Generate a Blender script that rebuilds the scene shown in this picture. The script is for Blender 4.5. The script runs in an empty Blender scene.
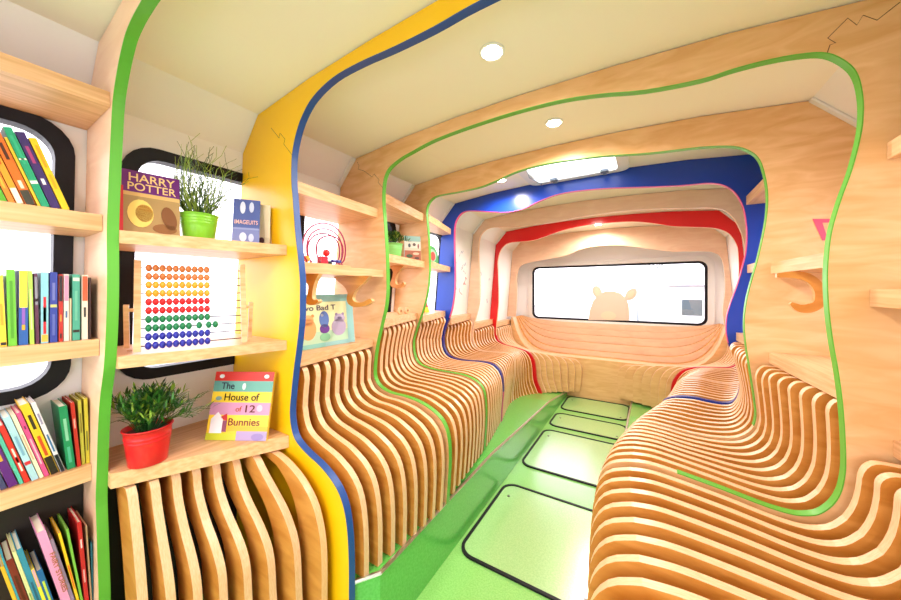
import bpy, bmesh, math, random
from mathutils import Vector, Matrix
from mathutils.geometry import tessellate_polygon
random.seed(4)
S = bpy.context.scene
COL = S.collection
PI = math.pi
R = math.radians

# ------------------------------------------------------------------ camera
F_PX = 319.094; YAW = R(31.364); EYE = 1.2
cd = bpy.data.cameras.new('camera'); cam = bpy.data.objects.new('camera', cd); COL.objects.link(cam)
cam.location = (0, 0, EYE); cam.rotation_euler = (R(90), 0, YAW)
cd.sensor_width = 36; cd.lens = F_PX / 901 * 36; cd.shift_y = -10 / 901; cd.clip_start = .02
S.camera = cam
# ------------------------------------------------------------------ world and exposure
w = bpy.data.worlds.new('sky'); S.world = w; w.use_nodes = True
bg = w.node_tree.nodes['Background']; bg.inputs[0].default_value = (1.0, .955, 1.0, 1); bg.inputs[1].default_value = 2.1
S.view_settings.view_transform = 'Standard'; S.view_settings.look = 'None'
S.view_settings.gamma = 1; S.view_settings.use_curve_mapping = False
S.view_settings.exposure = 1.2
LAMP = 17.0       # watts of each ceiling downlight

# ------------------------------------------------------------------ materials
def mat(name, col, rough=.5, spec=.5, metal=0, emit=None, es=0, coat=0):
    m = bpy.data.materials.new(name); m.use_nodes = True
    b = m.node_tree.nodes['Principled BSDF']
    b.inputs['Base Color'].default_value = (*col, 1); b.inputs['Roughness'].default_value = rough
    b.inputs['Metallic'].default_value = metal; b.inputs['Specular IOR Level'].default_value = spec
    b.inputs['Coat Weight'].default_value = coat; b.inputs['Coat Roughness'].default_value = .32
    if emit: b.inputs['Emission Color'].default_value = (*emit, 1); b.inputs['Emission Strength'].default_value = es
    return m
def noisy(name, c1, c2, scale, stretch=(1, 1, 1), rough=.5, spec=.5, coat=0, detail=4, dist=0, bump=0, lo=.35, hi=.65):
    m = mat(name, c1, rough, spec, coat=coat); nt = m.node_tree; b = nt.nodes['Principled BSDF']
    tc = nt.nodes.new('ShaderNodeTexCoord'); mp = nt.nodes.new('ShaderNodeMapping'); mp.inputs['Scale'].default_value = stretch
    n = nt.nodes.new('ShaderNodeTexNoise'); n.inputs['Scale'].default_value = scale; n.inputs['Detail'].default_value = detail
    n.inputs['Distortion'].default_value = dist
    r = nt.nodes.new('ShaderNodeValToRGB'); r.color_ramp.elements[0].color = (*c1, 1); r.color_ramp.elements[1].color = (*c2, 1)
    r.color_ramp.elements[0].position = lo; r.color_ramp.elements[1].position = hi
    L = nt.links.new
    L(tc.outputs['Object'], mp.inputs[0]); L(mp.outputs[0], n.inputs['Vector']); L(n.outputs['Fac'], r.inputs[0]); L(r.outputs[0], b.inputs['Base Color'])
    if bump:
        bp = nt.nodes.new('ShaderNodeBump'); bp.inputs['Strength'].default_value = bump; bp.inputs['Distance'].default_value = .002
        L(n.outputs['Fac'], bp.inputs['Height']); L(bp.outputs[0], b.inputs['Normal'])
    return m
M = {}
M['ply'] = noisy('birch_plywood', (.72, .40, .16), (.84, .53, .25), 5, (1, 1, 5), .42, .4, dist=1.2, lo=.3, hi=.7)
M['plyb'] = noisy('plywood_golden', (.68, .37, .15), (.82, .52, .27), 5, (1, 1, 4), .4, .4, dist=1.2, lo=.3, hi=.7)
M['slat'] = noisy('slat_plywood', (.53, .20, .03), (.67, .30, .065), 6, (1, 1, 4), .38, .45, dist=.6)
M['edge'] = noisy('plywood_edge', (.78, .45, .24), (.86, .55, .34), 60, (1, 8, 1), .33, .5)
M['shelf'] = noisy('shelf_pine', (.66, .36, .17), (.82, .50, .28), 10, (9, .5, 9), .4, .4, dist=.3)
M['pale'] = noisy('pale_plywood', (.80, .52, .35), (.88, .62, .44), 5, (1, 1, 4), .42, .4, dist=1.1, lo=.3, hi=.7)
M['yellow'] = mat('yellow_paint', (.92, .53, .003), .35)
M['blue'] = mat('blue_paint', (.006, .05, .42), .28)
M['red'] = mat('red_paint', (.72, .008, .012), .3)
M['navy'] = mat('navy_edge', (.012, .07, .30), .4)
M['green_edge'] = mat('green_edge', (.11, .42, .04), .4)
M['pink_edge'] = mat('pink_edge', (.66, .06, .22), .4)
M['darknavy'] = mat('dark_navy_edge', (.035, .02, .20), .4)
M['red_edge'] = mat('red_edge', (.60, .01, .02), .4)
M['white'] = noisy('white_panel', (.86, .84, .82), (.89, .87, .85), 3, rough=.45)
M['ceil'] = noisy('cream_ceiling', (.95, .88, .78), (.96, .90, .80), 2, rough=.5)
M['wallw'] = noisy('white_wall', (.88, .86, .87), (.91, .89, .90), 3, rough=.5)
M['floor'] = noisy('green_floor_vinyl', (.22, .55, .12), (.30, .64, .18), 160, rough=.16, spec=1.0, coat=.6, bump=.12, detail=2)
M['floor_b'] = noisy('green_hatch_vinyl', (.28, .58, .18), (.36, .66, .24), 160, rough=.22, spec=1.0, coat=1, bump=.12, detail=2)
M['ledge'] = noisy('green_ledge_vinyl', (.08, .47, .06), (.12, .55, .10), 120, rough=.22, spec=.8, coat=.7, bump=.1, detail=2)
M['floor_b'].node_tree.nodes['Principled BSDF'].inputs['IOR'].default_value = 1.9
M['black'] = mat('black_rubber', (.008, .007, .012), .45, .25)
M['alu'] = mat('aluminium', (.75, .76, .78), .3, metal=1)
M['plastic'] = mat('white_plastic', (.82, .82, .82), .35)
M['lamp'] = mat('lamp_glow', (1, .95, .85), .5, emit=(1, .9, .72), es=25)
M['paper'] = mat('paper', (.85, .80, .70), .7)
M['dark'] = mat('painted_shade', (.02, .015, .01), .8)  # near-black colour standing in for shade behind books and slats
M['screw'] = mat('screw', (.25, .24, .22), .4, metal=1)
M['ink_red'] = mat('marker_red', (.7, .12, .15), .5); M['ink_grey'] = mat('marker_grey', (.35, .36, .5), .5)
g = bpy.data.materials.new('window_glass'); g.use_nodes = True; nt = g.node_tree
for n in list(nt.nodes): nt.nodes.remove(n)
o = nt.nodes.new('ShaderNodeOutputMaterial'); mx = nt.nodes.new('ShaderNodeMixShader'); tr = nt.nodes.new('ShaderNodeBsdfTransparent'); gl = nt.nodes.new('ShaderNodeBsdfGlossy')
gl.inputs['Roughness'].default_value = .03; mx.inputs[0].default_value = .06; tr.inputs[0].default_value = (.97, .98, 1, 1)
nt.links.new(tr.outputs[0], mx.inputs[1]); nt.links.new(gl.outputs[0], mx.inputs[2]); nt.links.new(mx.outputs[0], o.inputs[0]); M['glass'] = g
_c = {}
def colm(hexs, rough=.35):
    if hexs not in _c:
        v = [int(hexs[i:i+2], 16) / 255 for i in (0, 2, 4)]
        v = [((q + .055) / 1.055) ** 2.4 if q > .04 else q / 12.92 for q in v]
        _c[hexs] = mat('colour_' + hexs, v, rough)
    return _c[hexs]

# ------------------------------------------------------------------ mesh helpers
def link(name, verts, faces, mats, parent=None, midx=None, smooth=False):
    me = bpy.data.meshes.new(name); me.from_pydata(verts, [], faces)
    for m in (mats if isinstance(mats, (list, tuple)) else [mats]): me.materials.append(m)
    if midx:
        for p, i in zip(me.polygons, midx): p.material_index = i
    bm = bmesh.new(); bm.from_mesh(me); bmesh.ops.recalc_face_normals(bm, faces=bm.faces); bm.to_mesh(me); bm.free()
    if smooth:
        for p in me.polygons: p.use_smooth = True
    ob = bpy.data.objects.new(name, me); COL.objects.link(ob)
    if parent: ob.parent = parent
    return ob
class MB:
    def __init__(s): s.v = []; s.f = []; s.m = []
    def add(s, v, f, m=0):
        k = len(s.v); s.v += [tuple(q) for q in v]; s.f += [[i + k for i in a] for a in f]; s.m += [m] * len(f)
    def box(s, x0, x1, y0, y1, z0, z1, m=0, T=None):
        v = [Vector((x, y, z)) for x in (x0, x1) for y in (y0, y1) for z in (z0, z1)]
        if T: v = [T @ q for q in v]
        s.add(v, [[0, 1, 3, 2], [4, 6, 7, 5], [0, 4, 5, 1], [2, 3, 7, 6], [0, 2, 6, 4], [1, 5, 7, 3]], m); return s
    def tube(s, pts, r, n=8, m=0, closed=False):
        pts = [Vector(p) for p in pts]; N = len(pts); rr = r if isinstance(r, (list, tuple)) else [r] * N
        base = []; up = Vector((0, 0, 1)); prev = None
        for i, p in enumerate(pts):
            t = (pts[min(i + 1, N - 1)] - pts[max(i - 1, 0)]).normalized()
            if prev is None:
                a = t.cross(up)
                if a.length < .1: a = t.cross(Vector((1, 0, 0)))
            else: a = prev - t * prev.dot(t)
            a.normalize(); prev = a; b = t.cross(a)
            base.append([p + (a * math.cos(2 * PI * k / n) + b * math.sin(2 * PI * k / n)) * rr[i] for k in range(n)])
        v = [q for ring in base for q in ring]
        f = [[i * n + k, i * n + (k + 1) % n, (i + 1) * n + (k + 1) % n, (i + 1) * n + k] for i in range(N - 1) for k in range(n)]
        f += [list(range(n))[::-1], list(range((N - 1) * n, N * n))]
        s.add(v, f, m); return s
    def lathe(s, prof, c=(0, 0, 0), n=24, m=0, T=None):
        v = []
        for r_, z in prof:
            for k in range(n):
                q = Vector((r_ * math.cos(2 * PI * k / n), r_ * math.sin(2 * PI * k / n), z))
                v.append((T @ q if T else q) + Vector(c))
        L = len(prof)
        f = [[i * n + k, i * n + (k + 1) % n, (i + 1) * n + (k + 1) % n, (i + 1) * n + k] for i in range(L - 1) for k in range(n)]
        f += [list(range(n))[::-1], list(range((L - 1) * n, L * n))]
        s.add(v, f, m); return s
    def ball(s, c, r, m=0, n=10, sz=1):
        return s.lathe([(max(r * math.sin(PI * i / 6), 1e-5), -r * sz * math.cos(PI * i / 6)) for i in range(7)], c, n, m)
    def build(s, name, mats, parent=None, smooth=False): return link(name, s.v, s.f, mats, parent, s.m, smooth)
def plate(name, loops, fr, mats, parent=None, capm=0, sidem=None, smooth_side=False):
    """extrude a flat outline (first loop) with holes (other loops); fr(a, b, side) gives the point, side 0 or 1"""
    V = []; Fc = []; mi = []
    flat = [p for l in loops for p in l]; n = len(flat)
    tris = tessellate_polygon([[Vector((a, b, 0)) for a, b in l] for l in loops])
    V = [fr(a, b, 0) for a, b in flat] + [fr(a, b, 1) for a, b in flat]
    for t in tris: Fc.append(list(t)); mi.append(capm); Fc.append([i + n for i in t][::-1]); mi.append(capm)
    k = 0
    for l in loops:
        for i in range(len(l)):
            j = (i + 1) % len(l); Fc.append([k + i, k + j, k + j + n, k + i + n]); mi.append(capm if sidem is None else sidem)
        k += len(l)
    return link(name, V, Fc, mats, parent, mi)
def xz(y0, y1): return lambda a, b, s: (a, (y0, y1)[s], b)
def empty(name, loc=(0, 0, 0), rot=(0, 0, 0)):
    o = bpy.data.objects.new(name, None); COL.objects.link(o); o.location = loc; o.rotation_euler = rot; return o
def tag(o, label, cat, group=None):
    o['label'] = label; o['category'] = cat
    if group: o['group'] = group
    return o
def struct(o): o['kind'] = 'structure'; return o
def thing(name, label, cat, group=None, loc=(0, 0, 0), rot=(0, 0, 0)):
    return tag(empty(name, loc, rot), label, cat, group)
def cr(pts, per=5):
    """smooth curve through points"""
    P = [Vector((p[0], p[1])) for p in pts]; out = []
    for i in range(len(P) - 1):
        p0 = P[max(i - 1, 0)]; p1 = P[i]; p2 = P[i + 1]; p3 = P[min(i + 2, len(P) - 1)]
        for k in range(per):
            t = k / per
            out.append(tuple(.5 * ((2 * p1) + (p2 - p0) * t + (2 * p0 - 5 * p1 + 4 * p2 - p3) * t * t + (3 * p1 - p0 - 3 * p2 + p3) * t ** 3)))
    out.append(tuple(P[-1])); return out
def soften(l, n=2):
    for _ in range(n): l = [l[0]] + [((a[0] + 2 * b[0] + c[0]) / 4, (a[1] + 2 * b[1] + c[1]) / 4) for a, b, c in zip(l, l[1:], l[2:])] + [l[-1]]
    return l
def resample(l, n):
    d = [0]
    for a, b in zip(l, l[1:]): d.append(d[-1] + math.hypot(b[0] - a[0], b[1] - a[1]))
    out = []; j = 0
    for i in range(n):
        t = d[-1] * i / (n - 1)
        while j < len(d) - 2 and d[j + 1] < t: j += 1
        u = (t - d[j]) / max(d[j + 1] - d[j], 1e-9); u = min(max(u, 0), 1)
        out.append((l[j][0] + (l[j + 1][0] - l[j][0]) * u, l[j][1] + (l[j + 1][1] - l[j][1]) * u))
    return out
def rrect(a0, a1, b0, b1, r, n=6):
    out = []
    for cx, cy, s in ((a1 - r, b1 - r, 0), (a0 + r, b1 - r, 90), (a0 + r, b0 + r, 180), (a1 - r, b0 + r, 270)):
        for k in range(n + 1):
            t = R(s + 90 * k / n); out.append((cx + r * math.cos(t), cy + r * math.sin(t)))
    return out

# ------------------------------------------------------------------ places along the vehicle (metres)
TH = .022
YG, YA, YB, YC, YD, YE, YF, YH, YW = .2535, .69, 1.193, 1.704, 2.232, 2.796, 3.36, 3.90, 4.20
Y0 = -1.3
def xl(z): return -1.60 + .155 * z / 1.775
def xr(z): return .80 - .155 * z / 1.775
def dropz(y): return 0 if y < 2.3 else (y - 2.3) * .05
def roof(y):
    d = dropz(y)
    return [(xl(1.775), 1.775 - d), (-1.325, 1.905 - d), (-1.0, 1.938 - d), (-.7, 1.952 - d), (-.4, 1.957 - d), (-.1, 1.952 - d), (.2, 1.938 - d), (.525, 1.905 - d), (xr(1.775), 1.775 - d)]

# ------------------------------------------------------------------ STRUCTURE
WINS = [(-.48, .226), (.332, .93), (.95, 1.66), (1.72, 2.30)]
WZ0, WZ1 = .885, 1.685
def wall_fr(xf, s):
    return lambda a, b, k: (xf(b) + s * (0, .03)[k], a, b)
struct(plate('wall_left', [[(Y0, 0), (YW, 0), (YW, 1.775), (Y0, 1.775)]] + [rrect(a, b, WZ0, WZ1, .09) for a, b in WINS], wall_fr(xl, -1), M['wallw']))
RW = [(-1.1, -.36), (-.3, .30), (.34, .93), (.96, 1.66), (1.73, 2.30)]  # unseen right-hand windows, added large to let in more daylight
struct(plate('wall_right', [[(Y0, 0), (YW, 0), (YW, 1.775), (Y0, 1.775)]] + [rrect(a, b, .98, 1.6, .09) for a, b in RW], wall_fr(xr, 1), M['wallw']))
def window(i, a, b, z0, z1, xf, s):
    root = struct(empty('window_%d' % i, (0, 0, 0)))
    ri = .07
    f = plate('window_frame', [rrect(a - .004, b + .004, z0 - .004, z1 + .004, .092), rrect(a + .034, b - .034, z0 + .034, z1 - .034, ri)], lambda p, q, k: (xf(q) + s * (-.012, .034)[k], p, q), M['black'], root)
    struct(f)
    struct(plate('window_pane', [rrect(a + .03, b - .03, z0 + .03, z1 - .03, ri)], lambda p, q, k: (xf(q) + s * (.012, .016)[k], p, q), M['glass'], root))
n = 1
for a, b in WINS: window(n, a, b, WZ0, WZ1, xl, -1); n += 1
for a, b in RW: window(n, a, b, .98, 1.6, xr, 1); n += 1
# rear wall with its wide window
WX0, WX1, WB, WT = -1.267, .54, .838, 1.492
struct(plate('wall_back', [[(xl(0) - .03, 0), (xr(0) + .03, 0), (xr(1.775) + .03, 1.7), (.56, 1.86), (-1.36, 1.86), (xl(1.775) - .03, 1.7)], rrect(WX0, WX1, WB, WT, .07)], xz(YW, YW + .03), M['wallw']))
root = struct(empty('window_%d' % n))
struct(plate('window_seal', [rrect(WX0 - .012, WX1 + .012, WB - .012, WT + .012, .078), rrect(WX0 + .012, WX1 - .012, WB + .012, WT - .012, .06)], xz(YW - .012, YW + .02), M['black'], root))
struct(plate('window_pane', [rrect(WX0, WX1, WB, WT, .07)], xz(YW + .012, YW + .016), M['glass'], root))
struct(plate('window_frame', [rrect(WX0 - .07, WX1 + .07, WB - .05, WT + .07, .11), rrect(WX0 - .012, WX1 + .012, WB - .012, WT + .012, .078)], xz(YW - .02, YW - .001), M['plastic'], root))
# ceiling
secs = [(y, roof(y)) for y in (Y0, 2.3, YW + .03)]
def skin(name, i0, i1, m):
    V = []; Fc = []
    for off in (0, .03):
        for y, rf in secs: V += [(x + (x + .4) * off * .9, y, z + off) for x, z in rf[i0:i1 + 1]]
    c = i1 - i0 + 1; L = len(secs)
    for o_ in (0, L * c):
        for j in range(L - 1):
            for i in range(c - 1):
                k = o_ + j * c + i; Fc.append([k, k + 1, k + c + 1, k + c])
    return struct(link(name, V, Fc, m))
skin('ceiling', 1, 7, M['ceil']); skin('ceiling_slant_left', 0, 1, M['wallw']).name = 'trim_1'; skin('x', 7, 8, M['wallw']).name = 'trim_2'
# floor and green ledges
fl = MB(); fl.box(xl(0), xr(0), Y0, YW, -.03, 0); struct(fl.build('floor', M['floor']))
def lz(y): return .252 if y < 1.7 else .252 - (y - 1.7) * .065 - max(0, y - 3.0) * .09
LX = -.757
def ledge(name, xa, xe, ys, m):
    # xe(y): aisle-side edge; top slopes down to the rear
    V = []; Fc = []
    for y in ys:
        e = xe(y)
        V += [(xa, y, .001), (xa, y, lz(y)), (e, y, lz(y)), (e, y, .001)]
    for j in range(len(ys) - 1):
        k = j * 4; Fc += [[k, k + 1, k + 5, k + 4], [k + 1, k + 2, k + 6, k + 5], [k + 2, k + 3, k + 7, k + 6]]
    Fc += [[3, 2, 1, 0], [4 * len(ys) - 4 + i for i in range(4)]]
    return struct(link(name, V, Fc, m))
ysl = [.714, .79, 1.7, 2.3, 3.0, 3.4, 3.79]
ledge('trim_3', -1.56, lambda y: LX if y > .75 else -.81, ysl, M['ledge'])
ledge('trim_4', .74, lambda y: -.115, [-.6, 1.7, 2.3, 3.0, 3.4, 3.79], M['ledge'])
def strip(name, pts):
    o = MB(); o.tube(pts, .0075, 6); return struct(o.build(name, M['alu']))
strip('trim_5', [(-.81, .714, .253), (LX, .79, .253), (LX, 1.7, .253), (LX, 2.3, lz(2.3)), (LX, 3.0, lz(3)), (LX, 3.79, lz(3.79))])
strip('trim_6', [(-.115, -.6, .253), (-.115, 1.7, .253), (-.115, 3.0, lz(3)), (-.115, 3.79, lz(3.79))])

# light strips where the slanted panels meet the arches
k_ = 7
for y in (YB, YC, YD, YE, YF):
    rf = roof(y)
    for p, q in ((rf[0], rf[1]), (rf[-1], rf[-2])):
        s_ = 1 if q[0] > p[0] else -1; b = MB()
        v = []
        for (x, z) in (p, q):
            for yy in (y - .022, y - .001):
                for o_ in (.002, .010): v.append((x + s_ * o_ * .7, yy, z - o_ * .7))
        b.add(v, [[0, 1, 3, 2], [4, 6, 7, 5], [0, 4, 5, 1], [2, 3, 7, 6], [0, 2, 6, 4], [1, 5, 7, 3]])
        struct(b.build('trim_%d' % k_, M['plastic'])); k_ += 1
# dark sheets painting the shade low behind the books and the first slats
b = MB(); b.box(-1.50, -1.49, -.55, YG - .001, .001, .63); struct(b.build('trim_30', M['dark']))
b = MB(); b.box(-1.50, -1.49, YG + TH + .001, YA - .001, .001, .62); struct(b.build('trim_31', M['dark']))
# floor hatches
def hatch(y0, y1, label, top):
    t = thing('floor_hatch', label, 'hatch', 'green hatches let into the aisle floor')
    x0, x1 = -.735, -.135
    plate('hatch_panel', [rrect(x0 + .008, x1 - .008, y0 + .008, y1 - .008, .065)], lambda a, b, k: (a, b, (.0005, .005)[k]), top, t)
    plate('rubber_seal', [rrect(x0 - .004, x1 + .004, y0 - .004, y1 + .004, .075), rrect(x0 + .010, x1 - .010, y0 + .010, y1 - .010, .064)], lambda a, b, k: (a, b, (.0005, .009)[k]), M['black'], t)
    for sx, sy in ((x0 + .06, y1 - .12), (x1 - .06, y0 + .06)):
        s = MB(); s.lathe([(.008, .004), (.008, .008), (.001, .009)], (sx, sy, 0), 10); s.build('screw', M['screw'], t)
hatch(1.26, 1.875, 'large green floor hatch nearest the camera with a black rubber edge', M['floor_b'])
hatch(2.12, 2.77, 'shiny floor hatch second from the camera, reflecting white daylight', M['floor_b'])
hatch(2.87, 3.20, 'narrow shiny floor hatch third from the camera in the aisle', M['floor_b'])
hatch(3.32, 3.77, 'bright green floor hatch farthest away, at the foot of the rear bench', M['floor_b'])

# ------------------------------------------------------------------ ARCH RIBS
G = [(-1.335,0.0),(-1.325,0.20),(-1.320,0.322),(-1.330,0.411),(-1.341,0.504),(-1.351,0.595),(-1.341,0.693),(-1.330,0.793),(-1.310,0.890),(-1.271,0.988),(-1.252,1.083),(-1.243,1.173),(-1.241,1.264),(-1.243,1.354),(-1.234,1.442),(-1.222,1.527),(-1.207,1.616),(-1.190,1.698),(-1.156,1.759),(-1.115,1.807),(-1.070,1.837),(-0.973,1.857),(-.75,1.87),(-.4,1.88),(0,1.87),(.25,1.84),(.36,1.80),(.42,1.70),(.44,1.5),(.44,1.3),(.46,1.1),(.50,.9),(.52,.5),(.52,.0)]
A = [(-0.794,0.0),(-0.794,0.232),(-0.794,0.330),(-0.799,0.420),(-0.812,0.490),(-0.836,0.539),(-0.875,0.575),(-0.936,0.606),(-1.013,0.630),(-1.071,0.658),(-1.097,0.695),(-1.107,0.754),(-1.100,0.814),(-1.085,0.903),(-1.065,0.999),(-1.049,1.093),(-1.047,1.164),(-1.047,1.236),(-1.059,1.321),(-1.075,1.409),(-1.089,1.526),(-1.097,1.585),(-1.098,1.644),(-1.092,1.701),(-1.071,1.760),(-1.035,1.815),(-0.974,1.863),(-0.870,1.894),(-0.745,1.898),(-0.612,1.891),(-0.474,1.889),(-0.346,1.894),(-.15,1.885),(.05,1.85),(.2,1.83),(.32,1.81),(.41,1.76),(.45,1.66),(.45,1.5),(.43,1.3),(.42,1.15),(.44,1.0),(.46,.85),(.465,.74),(.45,.66),(.40,.617),(.33,.607),(.2,.612),(.08,.612),(0,.602),(-.055,.575),(-.09,.53),(-.105,.47),(-.1,.38),(-.09,.25)]
B = [(-0.748,0.254),(-0.740,0.364),(-0.735,0.454),(-0.740,0.540),(-0.761,0.600),(-0.804,0.640),(-0.882,0.672),(-0.977,0.687),(-1.078,0.690),(-1.152,0.713),(-1.187,0.759),(-1.184,0.841),(-1.166,0.935),(-1.138,1.028),(-1.113,1.110),(-1.102,1.180),(-1.101,1.250),(-1.104,1.350),(-1.111,1.450),(-1.120,1.551),(-1.129,1.653),(-1.125,1.728),(-1.111,1.775),(-1.080,1.810),(-1.014,1.838),(-0.952,1.853),(-0.820,1.879),(-0.645,1.892),(-0.441,1.896),(-0.263,1.888),(-0.131,1.868),(0.0,1.839),(0.139,1.825),(0.214,1.829),(0.284,1.828),(0.348,1.820),(0.396,1.804),(0.430,1.768),(0.448,1.729),(0.456,1.673),(0.456,1.616),(0.451,1.569),(0.438,1.497),(0.420,1.426),(0.405,1.352),(0.399,1.290),(0.397,1.225),(0.400,1.142),(0.407,1.064),(0.415,0.999),(0.422,0.925),(0.426,0.855),(0.428,0.776),(0.426,0.730),(0.419,0.688),(0.405,0.653),(0.384,0.625),(0.362,0.612),(0.336,0.605),(0.298,0.606),(0.262,0.611),(0.224,0.618),(0.185,0.625),(0.139,0.632),(0.084,0.640),(0.014,0.647),(-0.042,0.640),(-0.094,0.620),(-0.125,0.585),(-0.140,0.53),(-.14,.44),(-.125,.34),(-.11,.254)]
C = [(-0.811,0.254),(-0.798,0.438),(-0.802,0.555),(-0.821,0.622),(-0.874,0.661),(-0.956,0.680),(-1.072,0.683),(-1.179,0.686),(-1.276,0.705),(-1.323,0.757),(-1.335,0.850),(-1.305,0.945),(-1.276,1.015),(-1.243,1.101),(-1.221,1.180),(-1.207,1.265),(-1.203,1.357),(-1.209,1.527),(-1.222,1.659),(-1.226,1.712),(-1.215,1.757),(-1.187,1.788),(-1.132,1.806),(-0.970,1.806),(-0.834,1.811),(-0.738,1.829),(-0.618,1.857),(-0.506,1.868),(-0.375,1.867),(-0.187,1.852),(0.019,1.822),(0.199,1.806),(0.305,1.785),(0.357,1.753),(0.386,1.711),(0.402,1.641),(0.409,1.566),(0.406,1.488),(0.396,1.411),(0.380,1.318),(0.363,1.240),(0.348,1.160),(0.341,1.080),(0.345,0.988),(0.359,0.870),(0.371,0.765),(0.375,0.707),(0.368,0.662),(0.348,0.629),(0.311,0.602),(0.248,0.589),(0.165,0.588),(0.085,0.598),(0.02,.603),(-.025,.595),(-.055,.565),(-.068,.51),(-.07,.42),(-.08,.32),(-.08,.254)]
D = [(-0.919,0.206),(-0.914,0.319),(-0.903,0.441),(-0.911,0.544),(-0.935,0.600),(-0.992,0.638),(-1.093,0.646),(-1.253,0.639),(-1.365,0.655),(-1.419,0.711),(-1.433,0.794),(-1.412,0.885),(-1.375,0.972),(-1.346,1.061),(-1.327,1.176),(-1.321,1.281),(-1.322,1.403),(-1.327,1.566),(-1.324,1.712),(-1.294,1.786),(-1.234,1.826),(-1.136,1.820),(-0.987,1.793),(-0.867,1.776),(-0.753,1.785),(-0.645,1.820),(-0.525,1.849),(-0.396,1.855),(-0.205,1.843),(0.010,1.815),(0.175,1.796),(0.295,1.788),(0.363,1.765),(0.408,1.720),(0.436,1.658),(0.450,1.590),(0.457,1.503),(0.454,1.409),(0.440,1.326),(0.420,1.232),(0.396,1.147),(0.377,1.066),(0.373,0.985),(0.382,0.917),(0.400,0.859),(0.416,0.808),(0.428,0.746),(0.430,0.683),(0.418,0.633),(0.396,0.602),(0.359,0.591),(0.304,0.593),(0.234,0.599),(0.161,0.591),(0.111,0.569),(0.085,0.534),(.07,.46),(.06,.35),(.06,.22)]
Ea = [(-1.030,0.168),(-1.033,0.265),(-1.014,0.414),(-1.010,0.548),(-1.033,0.600),(-1.092,0.620),(-1.201,0.617),(-1.330,0.616),(-1.404,0.638),(-1.440,0.698),(-1.445,0.777),(-1.423,0.906),(-1.390,1.025),(-1.372,1.142),(-1.371,1.297),(-1.384,1.492),(-1.385,1.619),(-1.369,1.715),(-1.326,1.770),(-1.256,1.796),(-1.161,1.791),(-1.017,1.779),(-0.848,1.776),(-0.616,1.786),(-0.457,1.801),(-0.256,1.812),(0.013,1.804),(0.207,1.784),(0.393,1.762),(0.480,1.716),(0.536,1.603),(0.559,1.486),(0.556,1.384),(0.531,1.233),(0.512,1.120),(.56,.95),(.61,.80),(.625,.70),(.59,.62),(0.516,0.589),(0.475,0.578),(0.413,0.579),(0.326,0.589),(0.253,0.579),(0.202,0.542),(0.170,0.464),(.165,.35),(.16,.17)]
Fa = [(-0.925,0.112),(-0.944,0.157),(-0.980,0.246),(-0.995,0.394),(-1.019,0.476),(-1.073,0.534),(-1.207,0.568),(-1.335,0.590),(-1.411,0.626),(-1.440,0.688),(-1.443,0.780),(-1.420,0.985),(-1.412,1.121),(-1.419,1.392),(-1.425,1.518),(-1.401,1.618),(-1.358,1.683),(-1.288,1.722),(-1.162,1.727),(-1.019,1.730),(-0.902,1.755),(-0.740,1.800),(-0.549,1.830),(-0.308,1.837),(-0.094,1.826),(0.076,1.790),(0.193,1.754),(0.339,1.732),(0.495,1.705),(0.577,1.655),(0.620,1.575),(0.635,1.493),(0.635,1.30),(.615,1.10),(.605,.95),(.63,.80),(.64,.70),(.63,.62),(0.594,0.584),(0.546,0.570),(0.458,0.562),(0.352,0.547),(0.270,0.507),(0.221,0.441),(0.197,0.368),(0.190,0.25),(.19,.12)]
# rear ribs run on across the back of the rear bench
def outer_loop(y, zfoot):
    rf = roof(y); e = .004
    return [(xl(zfoot) + e, zfoot)] + [(xl(rf[0][1]) + e, rf[0][1] - e)] + [(x, z - e) for x, z in rf[1:-1]] + [(xr(rf[-1][1]) - e, rf[-1][1] - e)] + [(xr(zfoot) - e, zfoot)]
def rib(pts, y, label, face, bands, zf, zr=None, sub=4):
    """bands: list of (from index, to index, material) along the opening edge, indexes into pts"""
    cur = cr(pts, sub)
    t = thing('arch_rib', label, 'arch rib', None, (0, 0, 0))
    out = outer_loop(y, zf)
    out[-1] = (xr(zr if zr is not None else zf) - .004, zr if zr is not None else zf)
    loop = cur + out[::-1]
    plate('rib_panel', [loop], xz(y, y + TH), [face, M['edge']], t, 0, 1)
    for i0, i1, m in bands:
        seg = cur[i0 * sub:i1 * sub + 1]; offs = []
        for k, p in enumerate(seg):
            a = seg[max(k - 1, 0)]; b = seg[min(k + 1, len(seg) - 1)]
            dx, dz = b[0] - a[0], b[1] - a[1]; L = math.hypot(dx, dz) or 1
            offs.append((p[0] + dz / L * .002, p[1] - dx / L * .002))
        seg2 = [(p[0] + (p[0] - q[0]) * .3, p[1] + (p[1] - q[1]) * .3) for p, q in zip(seg, offs)]
        plate('painted_edge', [offs + seg2[::-1]], xz(y - .0006, y + TH + .0006), m, t)
    return t
G_ = rib(G, YG, 'green-edged birch upright between the bookcase and the abacus shelves', M['pale'], [(0, len(G) - 1, M['green_edge'])], .002)
def seam(t, y, pts):
    b = MB(); b.tube([(x, y, z) for x, z in pts], .0009, 4); b.build('joint_line', colm('4a2a10'), t)
SA = [(-1.23, 1.824), (-1.176, 1.772), (-1.17, 1.789), (-1.138, 1.759), (-1.146, 1.742), (-1.094, 1.69)]
SB1 = [(-1.31, 1.882), (-1.295, 1.858), (-1.303, 1.843), (-1.258, 1.824), (-1.2, 1.782), (-1.186, 1.795), (-1.151, 1.758), (-1.158, 1.747), (-1.124, 1.713)]
SB2 = [(0.396, 1.803), (0.401, 1.822), (0.411, 1.823), (0.397, 1.841), (0.431, 1.877), (0.446, 1.853), (0.456, 1.873), (0.478, 1.851), (0.513, 1.878)]
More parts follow.
